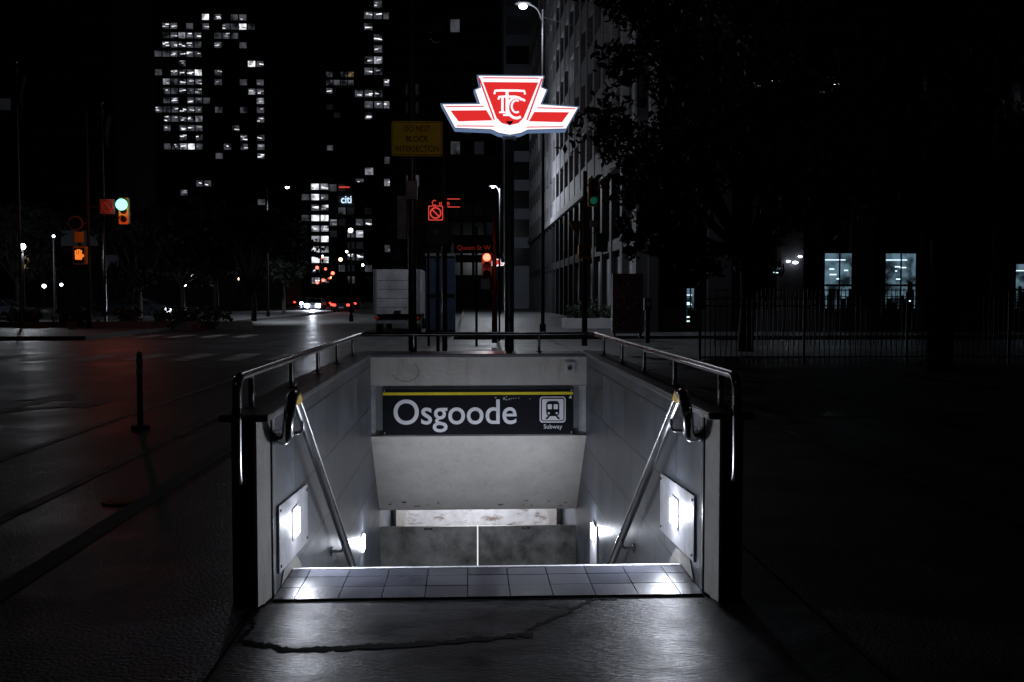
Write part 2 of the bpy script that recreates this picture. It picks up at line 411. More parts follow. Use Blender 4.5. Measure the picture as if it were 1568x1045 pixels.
# stairs, landing
st = MB()
n = 19
for i in range(n):
    y0 = 5.43+i*.27; z = -(i+1)*.17
    st.box(XI+.001, XO-.001, y0+.002, y0+.27+.001, z-.25, z, 'step')
    st.box(XI+.002, XO-.002, y0+.22, y0+.272, z+.0005, z+.005, 'nosing')
st.box(XI+.001, XO-.001, 5.43+n*.27+.001, 14, -3.5, -3.24, 'step')
st.box(XI+.001, XO-.001, 4.88, 5.42, -.4, .006, 'grout')
st.box(XI+.001, XO-.001, 5.42, 5.445, -.17, .0145, 'nosing')
tw = .2135; random.seed(3)
x = XI+.004-.11
while x < XO:
    a = max(x, XI+.003)+.0025; b = min(x+tw, XO-.003)-.0025
    if b-a > .02:
        for (ya, yb) in ((4.885, 5.08), (5.085, 5.27), (5.275, 5.418)):
            st.box(a, b, ya+.0015, yb-.0015, .006, .012+random.uniform(-.0012, .0012), random.choice(['tile', 'tile2']))
    x += tw
st.build('staircase')
# gates
dr = MB()
dr.box(XI+.004, .092, 10.80, 10.84, -3.2, -1.01, 'galv'); dr.box(.106, XO-.004, 10.80, 10.84, -3.2, -1.01, 'galv')
dr.box(.09, .108, 10.845, 10.85, -3.2, -1.01, 'e_gleam')
for cx in (-.44, .63):
    dr.box(cx-.045, cx+.045, 10.785, 10.80, -1.045, -1.018, 'bolt'); dr.box(cx-.02, cx+.02, 10.775, 10.786, -1.04, -1.024, 'steel')
dr.build('metal_gate', bevel=.003)
co = MB()
co.box(XI+.001, XO-.001, 12.6, 12.7, -3.4, -.3, 'white_stain'); co.box(XI+.001, XO-.001, 11.0, 12.6, -.42, -.3, 'white_stain')
co.box(-.90, -.80, 12.3, 12.59, -3.24, -.43, 'beige'); co.box(1.0, 1.1, 12.3, 12.59, -3.24, -.43, 'beige')
co.box(-.4, .6, 11.5, 11.6, -.48, -.43, 'e_lens')
cor = co.build('corridor')
lamp('tube_light', 'AREA', (.1, 11.6, -.52), 28, (.95, .95, 1), .8, cor)

# wall lamps
def wall_lamp(x, y, z, side, p_area, p_point, plate=None):
    """side=+1: lamp on left wall shining to +x"""
    mb = MB(); s = side; t = .003
    def bx(d0, d1, y0, y1, z0, z1, k): mb.box(min(x+s*d0, x+s*d1), max(x+s*d0, x+s*d1), y0, y1, z0, z1, k)
    if plate:
        ya, yb, za, zb, sl = plate; t = .014
        pts = [(ya, za), (yb, za-sl), (yb, zb-sl), (ya, zb)]
        mb.prism(pts, min(x+s*.001, x+s*t), max(x+s*.001, x+s*t), 'x', 'steel_dull')
        for (py, pz) in pts:
            cy = (ya+yb)/2; cz = (za+zb)/2; qy = py+(.035 if py < cy else -.035); qz = pz+(.03 if pz < cz-sl/2 else -.03)
            mb.disc((x+s*.014 if s > 0 else x-.019, qy, qz), .009, 'bolt', 'x', .005, 10)
    bx(t, t+.005, y-.085, y+.085, z-.085, z+.085, 'steel_dull')
    bx(t+.005, t+.02, y-.068, y+.068, z-.068, z+.068, 'e_lens')
    ob = mb.build('wall_lamp', bevel=.004)
    lamp('bulb', 'POINT', (x+s*.075, y, z), p_point, (.83, .88, 1), .03, ob)
    lamp('reflector', 'AREA', (x+s*(t+.03), y, z), p_area, (.83, .88, 1), .12, ob, rot=(0, R(-90)*s, 0))
    return ob
wall_lamp(XI, 5.46, .265, 1, 12, 1.5, (5.02, 5.90, .10, .445, .05))
wall_lamp(XO, 5.52, .285, -1, 15, 5.2, (5.07, 5.97, .12, .47, .04))
wall_lamp(XI, 8.98, -.73, 1, 12, 9)
wall_lamp(XO, 9.17, -.69, -1, 12, 9, (8.95, 9.45, -1.0, -.6, .1))
wd = MB()
wd.prism([(5.1,.02),(5.42,.02),(5.72,-.12),(5.72,-.04),(5.5,.085),(5.2,.10)], XI+.001, XI+.007, 'x', 'trim')
wd.prism([(5.1,.02),(5.42,.02),(5.72,-.12),(5.72,-.04),(5.5,.10),(5.2,.12)], XO-.007, XO-.001, 'x', 'trim')
wd.build('mortar_repair')

# stair handrails
def handrail(s):
    xw = XI if s == 1 else XO
    xr = xw+s*.085
    mb = MB(); sl = .637
    pts = fillet([(xw+s*.005, 4.98, .80), (xr-s*.01, 4.93, .79), (xr, 4.90, .90), (xr, 5.04, 1.03), (xr, 5.3, 1.0-.2*sl), (xr, 9.9, 1.0-4.8*sl)], .09, 7)
    mb.tube(pts, .028, 'steel', 20)
    mb.tube([(xr, 5.07, .998+.012), (xr, 5.14, .97)], .031, 'ywl_tape', 14)
    for yb in (5.32, 7.0, 8.7, 9.7):
        zb = 1.0-(yb-5.1)*sl
        mb.tube(fillet([(xr, yb, zb-.02), (xr, yb, zb-.085), (xw, yb, zb-.085)], .04), .010, 'steel', 8)
        mb.disc((xw+s*.001 if s > 0 else xw-.009, yb, zb-.085), .034, 'steel', 'x', .008, 16)
    mb.disc((xw+s*.001 if s > 0 else xw-.009, 4.985, .80), .04, 'steel', 'x', .008, 16)
    return mb.build('stair_handrail')
handrail(1); handrail(-1)

# guard rail around the opening
gr = MB(); zt = 1.115
xl, xr_, yn, yf = -1.10, 1.305, 4.80, 10.22
path = fillet([(xl+.03, 4.86, .615), (xl+.0, 4.775, .60), (xl, 4.765, .70), (xl, yn-.02, zt), (xl, yf, zt), (xr_, yf, zt), (xr_, yn-.02, zt), (xr_, 4.765, .70), (xr_, 4.775, .60), (xr_-.03, 4.86, .615)], .075, 7)
gr.tube(path, .023, 'steel', 16)
for yy in (5.09, 6.24, 7.34, 8.41, 9.55):
    for xx in (xl, xr_):
        gr.tube([(xx, yy, .935), (xx, yy, zt)], .015, 'steel', 10); gr.disc((xx, yy, .935), .035, 'steel', 'z', .006, 16)
for xx in (-.56, .73):
    gr.tube([(xx, yf, .935), (xx, yf, zt)], .015, 'steel', 10); gr.disc((xx, yf, .935), .035, 'steel', 'z', .006, 16)
gr.build('guard_railing')

# station name sign
def rrect(cx, cz, w_, h_, r, n=5):
    pts = []
    for (sx, sz, a0) in ((1,1,0), (-1,1,90), (-1,-1,180), (1,-1,270)):
        for i in range(n+1):
            a = R(a0+90*i/n); pts.append((cx+sx*(w_/2-r)+math.cos(a)*r, cz+sz*(h_/2-r)+math.sin(a)*r))
    return pts
sg = MB()
x0, x1, z0, z1 = -.849, 1.048, .128, .585; ys = 9.865
sg.box(x0, x1, ys, ys+.05, z0, z1, 'black'); sg.box(x0-.008, x1+.008, ys+.01, ys+.045, z0-.008, z0, 'sign_back')
sg.box(x0-.008, x1+.008, ys+.01, ys+.045, z1, z1+.008, 'sign_back')
sg.box(x0+.004, x1-.004, ys-.003, ys, .525, .552, 'ywl')
cx, cz = .84, .375
def rr2(cx, cz, w_, h_, r):
    """rounded rectangle, corners walked in order"""
    pts = []
    for (sx, sz, a0) in ((1,1,0), (-1,1,90), (-1,-1,180), (1,-1,270)):
        for i in range(6):
            a = R(a0+18*i); pts.append((cx+sx*(w_/2-r)+math.cos(a)*r, cz+sz*(h_/2-r)+math.sin(a)*r))
    return pts
sg.prism(rr2(cx, cz, .26, .26, .03), ys-.004, ys, 'y', 'white')
sg.prism(rr2(cx, cz, .235, .235, .022), ys-.007, ys-.004, 'y', 'black')
sg.prism(rr2(cx, cz, .215, .215, .015), ys-.010, ys-.007, 'y', 'white')
sg.prism(rr2(cx, cz+.01, .13, .15, .035), ys-.013, ys-.010, 'y', 'black')
sg.prism(rr2(cx-.03, cz+.03, .042, .05, .008), ys-.016, ys-.013, 'y', 'white')
sg.prism(rr2(cx+.03, cz+.03, .042, .05, .008), ys-.016, ys-.013, 'y', 'white')
for dx in (-.04, .04): sg.disc((cx+dx, ys-.016, cz-.035), .011, 'white', 'y', .003, 12)
sg.prism([(cx-.05,cz-.065),(cx-.03,cz-.065),(cx-.05,cz-.095),(cx-.075,cz-.095)], ys-.013, ys-.010, 'y', 'black')
sg.prism([(cx+.05,cz-.065),(cx+.03,cz-.065),(cx+.05,cz-.095),(cx+.075,cz-.095)], ys-.013, ys-.010, 'y', 'black')
for (xx, zz) in ((x0+.02, z0+.02), (x1-.02, z0+.02), (x0+.02, z1-.016), (x1-.02, z1-.016)): sg.disc((xx, ys-.004, zz), .007, 'steel_dull', 'y', .004, 10)
for i in range(22):   # paint flecks
    a = rr_.gauss(.40, .06); c = rr_.gauss(.49, .012); sg.disc((a, ys-.0045, c), rr_.uniform(.0015, .005), 'white', 'y', .002, 6, rr_.uniform(1, 2.5))
sg.prism([(1.0,.49),(1.03,.485),(1.025,.52),(1.01,.505)], ys-.003, ys, 'y', 'white')
sgo = sg.build('station_name_sign')
text('Osgoode', -.132, ys-.004, .238, .35, 'white', sgo, fit_w=1.22, off=.003)
text('Subway', .842, ys-.004, .185, .062, 'white', sgo, fit_w=.185)

# ------------------------------------------------------------------ illuminated logo sign on pole
lg = MB()
def X(px): return (px-780)*.00722+.455
def Z(py): return 1.5+(454-py)*.00722
outer = [(731,121),(833,121),(829,138),(838,142),(829,163),(886,167),(866,202),(808,204),(797,209),(780,212),(763,209),(752,204),(697,202),(676,164),(733,163),(726,143),(735,139)]
def off_poly(pts, d):
    out = []; n = len(pts)
    area = sum(pts[i][0]*pts[(i+1)%n][1]-pts[(i+1)%n][0]*pts[i][1] for i in range(n)); s = 1 if area > 0 else -1
    for i in range(n):
        a, b, c = Vector(pts[i-1]), Vector(pts[i]), Vector(pts[(i+1)%n])
        d1 = (b-a).normalized(); d2 = (c-b).normalized()
        n1 = Vector((-d1.y, d1.x))*s; n2 = Vector((-d2.y, d2.x))*s
        q = (n1+n2); q = q/max(.35, q.length_squared)*2
        out.append((b.x+q.x*d, b.y+q.y*d))
    return out
W = lambda pts: [(X(a), Z(b)) for a, b in pts]
Y0, Y1 = 10.92, 11.10
lg.prism(W(outer), Y0, Y1, 'y', 'e_edge')
lg.prism(W(off_poly(outer, 1.0)), Y0-.006, Y1+.006, 'y', 'black')
for (ya, yb) in ((Y0-.010, Y0-.006), (Y1+.006, Y1+.010)):
    lg.prism(W(off_poly(outer, 1.8)), ya, yb, 'y', 'e_sw')
red_in = [
    [(740,132),(823,132),(801,185),(793,193),(780,196),(768,193),(760,185)],
    [(691,175),(745,174),(754,189),(703,191)],
    [(817,176),(870,176),(859,191),(809,190)]]
dark_l = [[(733,126),(735.5,126),(758,188),(755.5,188)], [(830,126),(827.5,126),(805,188),(807.5,188)],
          [(682,168.5),(741,167.5),(741,169),(685,170)], [(822,169),(880,170),(877,171.5),(822,170.5)],
          [(740,125),(824,125),(824,126.5),(740,126.5)], [(700,197),(756,197),(757,198.4),(701,198.4)], [(806,198),(862,197),(861,198.4),(805,199.4)]]
for i, (ya, yb) in enumerate(((Y0-.014, Y0-.010), (Y1+.010, Y1+.014))):
    for pl in red_in: lg.prism(W(pl), ya, yb, 'y', 'e_sr')
    for pl in dark_l: lg.prism(W(pl), ya, yb, 'y', 'e_sr')
lg.tube([(X(780), 11.01, 0), (X(780), 11.01, Z(210))], .052, 'pole', 16)
lg.tube([(X(780), 11.01, 0), (X(780), 11.01, .12)], .09, 'pole', 16)
lg.tube([(X(780), 11.01, Z(216)), (X(780), 11.01, Z(209))], .075, 'steel_dull', 16)
lg.prism(W([(774,190),(786,190),(780,197)]), Y0-.018, Y0-.014, 'y', 'black')
def stroke(pts, r): lg.tube([(X(a), Y0-.018, Z(b)) for a, b in pts], r, 'e_sw', 8)
stroke([(757,150),(758,145),(768,144.5),(792,144.5),(802,145),(803,150)], .012)
stroke([(763,158),(764,154),(772,153.5),(790,153.5)], .011)
stroke([(776,146),(776,180)], .016); stroke([(769,154),(769,176)], .013)
stroke([(770,181),(782,181)], .010); stroke([(764,177),(773,177)], .009)
def arc(cx_, cy_, rx, ry, a0, a1, n=18): return [(cx_+rx*math.cos(R(a0+(a1-a0)*i/n)), cy_+ry*math.sin(R(a0+(a1-a0)*i/n))) for i in range(n+1)]
stroke(arc(790, 170, 13, 15.5, -50, -300), .014)
stroke(arc(790, 168, 7, 9, -60, -300), .010)
stroke([(799,157),(803,160)], .012)
lgo = lg.build('transit_logo_sign')

# ------------------------------------------------------------------ poles and signs near intersection
sp = MB()
sp.tube([(-.78,14,0),(-.78,14,9.5)], .062, 'pole', 14, r1=.05); sp.tube([(-.78,14,0),(-.78,14,.35)], .11, 'pole', 14)
sp.prism(rrect(-.70, 3.68, .70, .48, .03), 13.90, 13.905, 'y', 'ywl')
sp.prism(rrect(-.70, 3.68, .67, .45, .02), 13.897, 13.90, 'y', 'black'); sp.prism(rrect(-.70, 3.68, .655, .435, .02), 13.894, 13.897, 'y', 'ywl')
sp.box(-.80, -.76, 13.905, 13.95, 3.50, 3.53, 'steel'); sp.box(-.80, -.76, 13.905, 13.95, 3.82, 3.85, 'steel')
sp.box(-.86,-.70,13.9,13.96,2.85,3.1,'sign_back'); sp.box(-.98,-.86,13.93,13.95,2.3,2.9,'sign_back')
spo = sp.build('warning_sign')
text('DO NOT', -.70, 13.892, 3.775, .12, 'black', spo, fit_w=.36)
text('BLOCK', -.70, 13.892, 3.635, .12, 'black', spo, fit_w=.31)
text('INTERSECTION', -.70, 13.892, 3.50, .12, 'black', spo, fit_w=.60)

sp = MB()
sp.tube([(-.40,17,0),(-.40,17,9)], .045, 'pole', 12)
sp.ball((-.53,17,5.87), .10, 'glass'); sp.tube(fillet([(-.40,17,6.05),(-.53,17,6.1),(-.53,17,5.95)], .05), .02, 'sign_back', 8); sp.disc((-.53,17,5.93), .11, 'sign_back', 'z', .08, 18)
sp.build('surveillance_camera_pole')
sp = MB()
sp.tube([(-.50,16.5,0),(-.50,16.5,3.2)], .03, 'pole', 10)
sp.prism(rrect(-.53, 2.87, .24, .24, .02), 16.44, 16.445, 'y', 'e_redd'); sp.prism(rrect(-.53, 2.87, .215, .215, .02), 16.437, 16.44, 'y', 'sign_back')  # border and ring emit red, standing in for light on the sign
pts = [(-.53+.085*math.cos(2*math.pi*i/24), 16.43, 2.87+.085*math.sin(2*math.pi*i/24)) for i in range(25)]
sp.tube(pts, .010, 'e_redd', 6, caps=False); sp.tube([(-.59,16.43,2.93),(-.47,16.43,2.81)], .010, 'e_redd', 6)
sp.tube(fillet([(-.50,16.436,2.82),(-.50,16.436,2.90),(-.56,16.436,2.90)], .02), .009, 'black', 6)
sp.prism(rrect(-.47, 2.52, .42, .34, .02), 16.44, 16.446, 'y', 'blue'); sp.disc((-.53, 16.432, 2.57), .045, 'sign_back', 'y', .006)
sp.build('no_left_turn_sign')
def signal(name, x, y, z, lit, h=1.05, k='housing_y', pole_x=None, pole_h=None, light=0, lcol=(1,.1,.05), lensmul=1):
    mb = MB(); w_ = h*.36
    mb.prism(rrect(x, z, w_, h, .05), y, y+.22, 'y', k)
    for i, cc in enumerate(('r', 'a', 'g')):
        zz = z+h*.31*(1-i); mk_ = 'black'
        if cc == lit: mk_ = {'r': 'e_red', 'a': 'e_org', 'g': 'e_green'}[cc]
        mb.disc((x, y-.02, zz), w_*.33*(lensmul if cc == lit else 1), mk_, 'y', .02, 20)
        vs = []; fs = []; nn = 10
        for j in range(nn+1):
            a = math.pi*j/nn; 
            vs += [(x+math.cos(a)*w_*.38, y, zz+math.sin(a)*w_*.38), (x+math.cos(a)*w_*.38, y-.2, zz+math.sin(a)*w_*.38)]
        for j in range(nn): fs.append((2*j, 2*j+1, 2*j+3, 2*j+2))
        mb.add(vs, fs, k)
    if pole_x is not None:
        mb.tube([(pole_x, y+.25, 0), (pole_x, y+.25, pole_h)], .09, 'pole_d', 12, r1=.06)
        mb.tube([(pole_x, y+.25, z+.2), (x, y+.25, z+.3)], .035, 'pole_d', 8); mb.tube([(pole_x, y+.25, z-.3), (x, y+.25, z-.1)], .03, 'pole_d', 8)
    ob = mb.build(name)
    if light: lamp('signal_bulb', 'POINT', (x, y-.45, z+h*.3), light, lcol, .1, ob)
    return ob
o = signal('traffic_signal', .60, 32, 2.5, 'r', .85, 'housing_d', .85, 4.2, 24, lensmul=1.2)
ns = MB(); ns.tube([(.25,30,0),(.25,30,3.6)], .04, 'pole_d', 10); ns.prism(rrect(.17, 2.98, 1.2, .36, .05), 29.93, 29.95, 'y', 'sign_back'); ns.prism(rrect(.17, 2.98, 1.14, .30, .04), 29.92, 29.93, 'y', 'blue')
nso = ns.build('street_name_sign'); text('Queen St W', .17, 29.915, 2.9, .2, 'e_reddim', nso, fit_w=1.0)
nn_ = MB(); nn_.box(-1.15, -.22, 30.2, 30.28, 4.18, 4.46, 'black'); nn_.tube([(-1.2,30.3,0),(-1.2,30.3,4.6)], .04, 'pole_d', 10)
for zz_ in (4.20, 4.44): nn_.tube([(-.62,30.19,zz_),(-.24,30.19,zz_)], .012, 'e_redd', 6)
nno = nn_.build('neon_shop_sign'); text('Queen', -.82, 30.19, 4.24, .24, 'e_redd', nno, fit_w=.52)
for (x_, y_, zlo) in ((1.05, 33.5, 2.2),):
    q = MB(); q.tube([(x_,y_,0),(x_,y_,2.9)], .035, 'pole_d', 10); q.box(x_-.62, x_-.32, y_-.05, y_-.04, 1.75, 2.1, 'white'); q.box(x_-.30, x_+.0, y_-.05, y_-.04, 1.6, 2.05, 'red'); q.tube([(x_-.62,y_,1.9),(x_,y_,1.9)], .02, 'pole_d', 8)
    q.build('parking_sign')
q = MB()
def W2(pts): return [(1.27+(a-780)*.0037, 3.03-(b-166)*.0037) for a, b in pts]
q.prism(W2(outer), 44.9, 45.05, 'y', 'e_sw')
for pl in red_in: q.prism(W2(pl), 44.88, 44.9, 'y', 'e_sr')
q.tube([(1.27,45,0),(1.27,45,2.85)], .05, 'pole', 10)
q.build('transit_logo_sign.001')
signal('traffic_signal.001', 3.78, 30, 4.65, 'g', .85, 'housing_y', 3.55, 5.3)
q = MB(); q.prism(rrect(3.5, 2.85, .38, .42, .03), 29.8, 30, 'y', 'housing_y'); q.box(3.37, 3.63, 29.78, 29.8, 2.72, 2.98, 'black')
q.build('pedestrian_signal')
q = MB(); q.prism([(3.0,3.75),(3.35,3.75),(3.3,3.15)], 29.7, 29.72, 'y', 'housing_y'); q.tube([(3.0,29.75,3.76),(3.55,30.2,3.76)], .015, 'pole', 6); q.build('hanging_pennant')
q = MB(); q.box(3.85, 4.22, 30.0, 30.03, 2.85, 3.4, 'teal'); q.tube([(3.6,30.05,3.42),(4.25,30.05,3.42)], .015, 'pole', 6); q.box(3.65,3.9,30.0,30.02,3.6,3.8,'white'); q.build('street_banner')
# overhead span wires
q = MB()
for (a, b_) in (((-.78,14,8.6),(9.5,34,13.5)), ((3.0,40,12.6),(12,30,9.0))):
    A = Vector(a); B = Vector(b_)
    q.tube([A.lerp(B, t)-Vector((0,0,.5*4*t*(1-t))) for t in np.linspace(0, 1, 14)], .008, 'pole_d', 5)
q.build('overhead_wires')

# left signal group
signal('traffic_signal.002', -16.25, 48, 5.55, 'x', 1.25, 'housing_y', -18.0, 10.3)
q = MB(); q.disc((-16.25, 47.72, 5.82), .27, 'e_cyan', 'y', .02, 20)
q2 = q.build('signal_lens'); par = bpy.data.objects['traffic_signal.002']; q2.parent = par
lamp('signal_glow', 'POINT', (-16.05, 46.4, 5.5), 60, (1, .13, .07), .15, par)
q = MB(); q.prism(rrect(-18.3, 3.45, .6, .85, .06), 47.9, 48.15, 'y', 'housing_y'); q.box(-18.53, -18.07, 47.87, 47.9, 3.1, 3.8, 'black')
for j, dx in enumerate((-.15, -.06, .03, .11)): q.box(-18.3+dx-.035, -18.3+dx+.025, 47.84, 47.87, 3.45, 3.68+(.05 if j in (1,2) else 0), 'e_org')
q.prism(rrect(-18.32, 3.36, .32, .24, .05), 47.84, 47.87, 'y', 'e_org'); q.box(-18.14, -18.08, 47.84, 47.87, 3.36, 3.5, 'e_org')
q.box(-18.35, -18.0, 48.1, 48.3, 3.3, 3.4, 'pole')
q.build('pedestrian_signal.001')
q = MB(); q.disc((-18.45, 47.9, 4.95), .36, 'sign_back', 'y', .02); q.disc((-18.45, 47.88, 4.95), .27, 'black', 'y', .02); q.prism(rrect(-18.3, 4.3, .42, .5, .03), 47.9, 47.92, 'y', 'ywl'); q.box(-18.45,-18.0,47.95,48.0,4.9,5.0,'pole')
q.prism(rrect(-17.0, 5.75, .7, .7, .04), 48.0, 48.02, 'y', 'sign_back')
pts = [(-17+.25*math.cos(2*math.pi*i/24), 47.98, 5.75+.25*math.sin(2*math.pi*i/24)) for i in range(25)]
q.tube(pts, .03, 'red', 6, caps=False); q.tube([(-17.17,47.98,5.92),(-16.83,47.98,5.58)], .03, 'red', 6); q.tube([(-18,48.1,5.75),(-16.3,48.1,5.75)], .03, 'pole', 6)
q.build('round_traffic_sign')
def flagpole(x, y, h, nm):
    q = MB(); q.tube([(x,y,0),(x,y,h)], .07, 'pole', 10, r1=.035); q.ball((x,y,h+.06), .08, 'steel')
    vs = []; nx, nz = 6, 14
    for i in range(nx+1):
        for j in range(nz+1):
            u = i/nx; v = j/nz
            vs.append((x+.05+u*.55*(1-.35*math.sin(v*3)), y+.10*math.sin(u*9+v*2), h-.25-v*1.7-u*.5))
    q.add(vs, [(i*(nz+1)+j, i*(nz+1)+j+1, (i+1)*(nz+1)+j+1, (i+1)*(nz+1)+j) for i in range(nx) for j in range(nz)], 'blue', True)
    q.build(nm, fixn=False)
flagpole(-21.3, 48.5, 12.5, 'flagpole'); flagpole(-18.6, 52, 11.3, 'flagpole.001')
q = MB(); q.tube([(-4.02,12.35,-.12),(-4.02,12.35,-.08)], .11, 'rubber', 16); q.tube([(-4.02,12.35,-.08),(-4.02,12.35,.80)], .036, 'post_grey', 14, r1=.032); q.ball((-4.02,12.35,.8), .032, 'post_grey')
for zz in (.55, .68): q.tube([(-4.02,12.35,zz),(-4.02,12.35,zz+.07)], .039, 'white', 14)
q.build('delineator_post')

# ------------------------------------------------------------------ street lamps
def street_lamp(name, x, y, h, power, arm=0, globe=False, r=.12, col=(.85,.92,1), spot=None, point=0, blend=.8, k='e_lamp'):
    q = MB(); q.tube([(x,y,0),(x,y,h)], .08, 'pole_d', 10, r1=.05); q.tube([(x,y,0),(x,y,.4)], .13, 'pole_d', 12)
    if globe:
        q.ball((x,y,h+.15), r*1.1, k); q.disc((x,y,h+.15+r), r*.8, 'pole_d', 'z', .05); lx = x; lz = h+.15
    else:
        q.tube(fillet([(x,y,h-.5),(x+arm*.3,y,h+.1),(x+arm,y,h+.25)], .6), .035, 'pole_d', 8)
        lx = x+arm; lz = h+.15
        q.ball((lx,y,h+.22), .3, 'pole_d', 8, (1.2,.6,.3)); q.ball((lx,y,h+.12), r, k, 8, (1.1,1,.8))
    ob = q.build(name)
    if power:
        lamp('bulb', 'SPOT' if spot else 'POINT', (lx, y, lz-.35), power, col, .15, ob, rot=(0,0,0) if spot else None, spot=spot, blend=blend)
    if point: lamp('glow', 'POINT', (lx, y-.4, lz-.3), point, col, .15, ob)
    return ob
street_lamp('street_lamp', -26.2, 60, 4.3, 500, globe=True, r=.16)
street_lamp('street_lamp.001', -25.0, 61.5, 5.0, 0, globe=True, r=.07)
street_lamp('street_lamp.002', 3.0, 40, 12.9, 2300, arm=-.8, r=.15, spot=124, point=220, blend=.7)
street_lamp('street_lamp.003', -14.9, 75, 9.5, 2600, arm=1.5, r=.14, spot=130, blend=.5)  # added lamp, put in to light the road
street_lamp('street_lamp.004', 2.8, 88, 11.0, 1500, arm=-.6, r=.12, spot=110, point=1800)  # added lamp, put in to light the facade and the pale tower

# ------------------------------------------------------------------ vehicles
def car(name, x, y, rot, paint, head=0, tail=False, headmat=None):
    q = MB(); h = 1.42; wd_ = .88
    prof = [(-2.25,.35),(-2.22,.75),(-2.0,.92),(-1.15,1.0),(1.5,1.02),(2.15,.95),(2.25,.7),(2.22,.35),(1.85,.3),(1.7,.55),(1.4,.68),(1.1,.55),(.95,.28),(-.95,.28),(-1.1,.55),(-1.4,.68),(-1.7,.55),(-1.85,.3)]
    q.prism(prof, -wd_, wd_, 'x', paint)
    cab = [(-1.2,.99),(-.5,h),(.9,h),(1.6,1.01)]
    vs = [(-wd_+.04,a,b) if b < 1.1 else (-wd_+.18,a,b) for a,b in cab]+[(wd_-.04,a,b) if b < 1.1 else (wd_-.18,a,b) for a,b in cab]
    q.add(vs, [(0,1,2,3),(7,6,5,4),(0,4,5,1),(1,5,6,2),(2,6,7,3)], 'glass')
    q.box(-wd_+.2, wd_-.2, -.48, .88, h-.005, h+.03, paint)
    for sx in (-1, 1):
        q.tube([(sx*(wd_-.03),-1.2,1.0),(sx*(wd_-.17),-.5,h),(sx*(wd_-.17),.9,h),(sx*(wd_-.03),1.6,1.0)], .04, paint, 6)
        q.tube([(sx*(wd_-.03),.2,1.0),(sx*(wd_-.17),.2,h)], .035, paint, 6)
    for sx in (-1, 1):
        for yy in (-1.4, 1.4):
            q.tube([(sx*.9,yy,.33),(sx*.68,yy,.33)], .33, 'rubber', 18); q.tube([(sx*.905,yy,.33),(sx*.89,yy,.33)], .2, 'steel', 12)
        if head: q.disc((sx*.62, -2.30, .66), .20, 'e_head', 'y', .08, 20, 1.25)  # lens drawn oversized so the glowing disc includes the bloom
        else: q.box(sx*.68-.15, sx*.68+.15, -2.27, -2.2, .60, .76, 'glass')
        q.box(sx*.70-.16, sx*.70+.16, 2.2, 2.27, .66, .88, 'e_tail' if tail else 'red')
    q.box(-.26, .26, 2.235, 2.27, .45, .6, 'white')
    ob = q.build(name, bevel=.02, loc=(x, y, -.125), rotz=rot)
    if head > 1: lamp('headlight_beam', 'SPOT', (0, -2.4, .65), head, (.8,.87,1), .1, ob, rot=(R(80),0,R(180)), spot=90)
    return ob
# rotation 0: nose toward the camera; pi: rear toward the camera
car('car', -17.0, 112, 0, 'carpaint_w', 6500)
for i, (x_, y_) in enumerate(((-14.9,128),(-13.0,105),(-17.9,150),(-22.5,165),(-21.8,190),(-25.5,200),(-31,240),(-28,222),(-19.6,140),(-24.6,178),(-26.5,160),(-14.2,112),(-17.4,135))):
    car('car.%03d' % (i+1), x_, y_, math.pi, 'carpaint_d', 0, True)
car('car.020', -26, 80, math.pi/2, 'carpaint_d'); car('car.021', -30.5, 66, math.pi/2, 'carpaint_d')
for i, (x_, y_) in enumerate(((-32.5,98),(-24,150),(-36,200))): car('car.%03d' % (22+i), x_, y_, 0.05, 'carpaint_d', 1)

tr = MB()
x0, x1 = -4.25, -2.1; yb = 45
tr.box(x0, x1, yb, yb+5.5, .85, 2.85, 'truckbox')
for xx in np.linspace(x0+.1, x1-.1, 2): tr.box(xx-.05, xx+.05, yb-.03, yb, .85, 2.85, 'sign_back')
for zz in np.arange(1.15, 2.75, .4): tr.box(x0+.18, x1-.18, yb-.006, yb, zz, zz+.012, 'sign_back')
tr.box((x0+x1)/2-.15, (x0+x1)/2+.15, yb-.04, yb-.006, .92, 1.0, 'iron')
tr.box(x0+.1, x1-.1, yb-.15, yb+.1, .42, .55, 'sign_back'); tr.box(x0+.3, x1-.3, yb+.1, yb+7.5, .5, .8, 'iron')
tr.prism([(yb+5.8,.5),(yb+7.9,.5),(yb+7.9,1.3),(yb+7.5,2.25),(yb+5.8,2.3)], x0+.1, x1-.1, 'x', 'carpaint_w')
for sx in (x0+.05, x1-.3):
    for yy in (yb+1.2, yb+6.8): tr.tube([(sx,yy,.35),(sx+.25,yy,.35)], .45, 'rubber', 18)
    tr.box(sx, sx+.2, yb-.17, yb-.15, .62, .74, 'red')
tr.box(x0-.25, x0-.02, yb+6.2, yb+6.25, 1.5, 1.9, 'black'); tr.box(x1+.02, x1+.25, yb+6.2, yb+6.25, 1.5, 1.9, 'black')
tr.build('box_truck', loc=(0,0,-.125))

hb = MB()
for i in range(3):
    xx = -1.75+i*.40
    hb.box(xx, xx+.38, 42, 42.03, .1, 3.3, 'blue')
hb.box(-1.8, -.55, 42.03, 43.4, .0, 3.3, 'stone_d'); hb.box(-1.8, -.55, 41.98, 42.0, 1.55, 1.62, 'iron'); hb.box(-1.8,-.55,41.98,42.0,3.2,3.32,'sign_back')
hb.build('construction_hoarding')
q = MB(); q.box(5.3, 6.45, 36.5, 36.62, .15, 2.35, 'sign_back'); q.box(5.38, 6.37, 36.48, 36.5, .25, 2.25, 'poster'); q.box(5.35, 5.43, 36.5, 36.6, 0, .2, 'iron'); q.box(6.3, 6.4, 36.5, 36.6, 0, .2, 'iron')
for i in range(60):
    a = random.uniform(5.42, 6.2); b = random.uniform(.3, 2.1); q.box(a, a+random.uniform(.02,.12), 36.474+.0001*i*.05, 36.48, b, b+random.uniform(.02,.08), random.choice(['black','truckbox','iron']))
q.build('map_board')
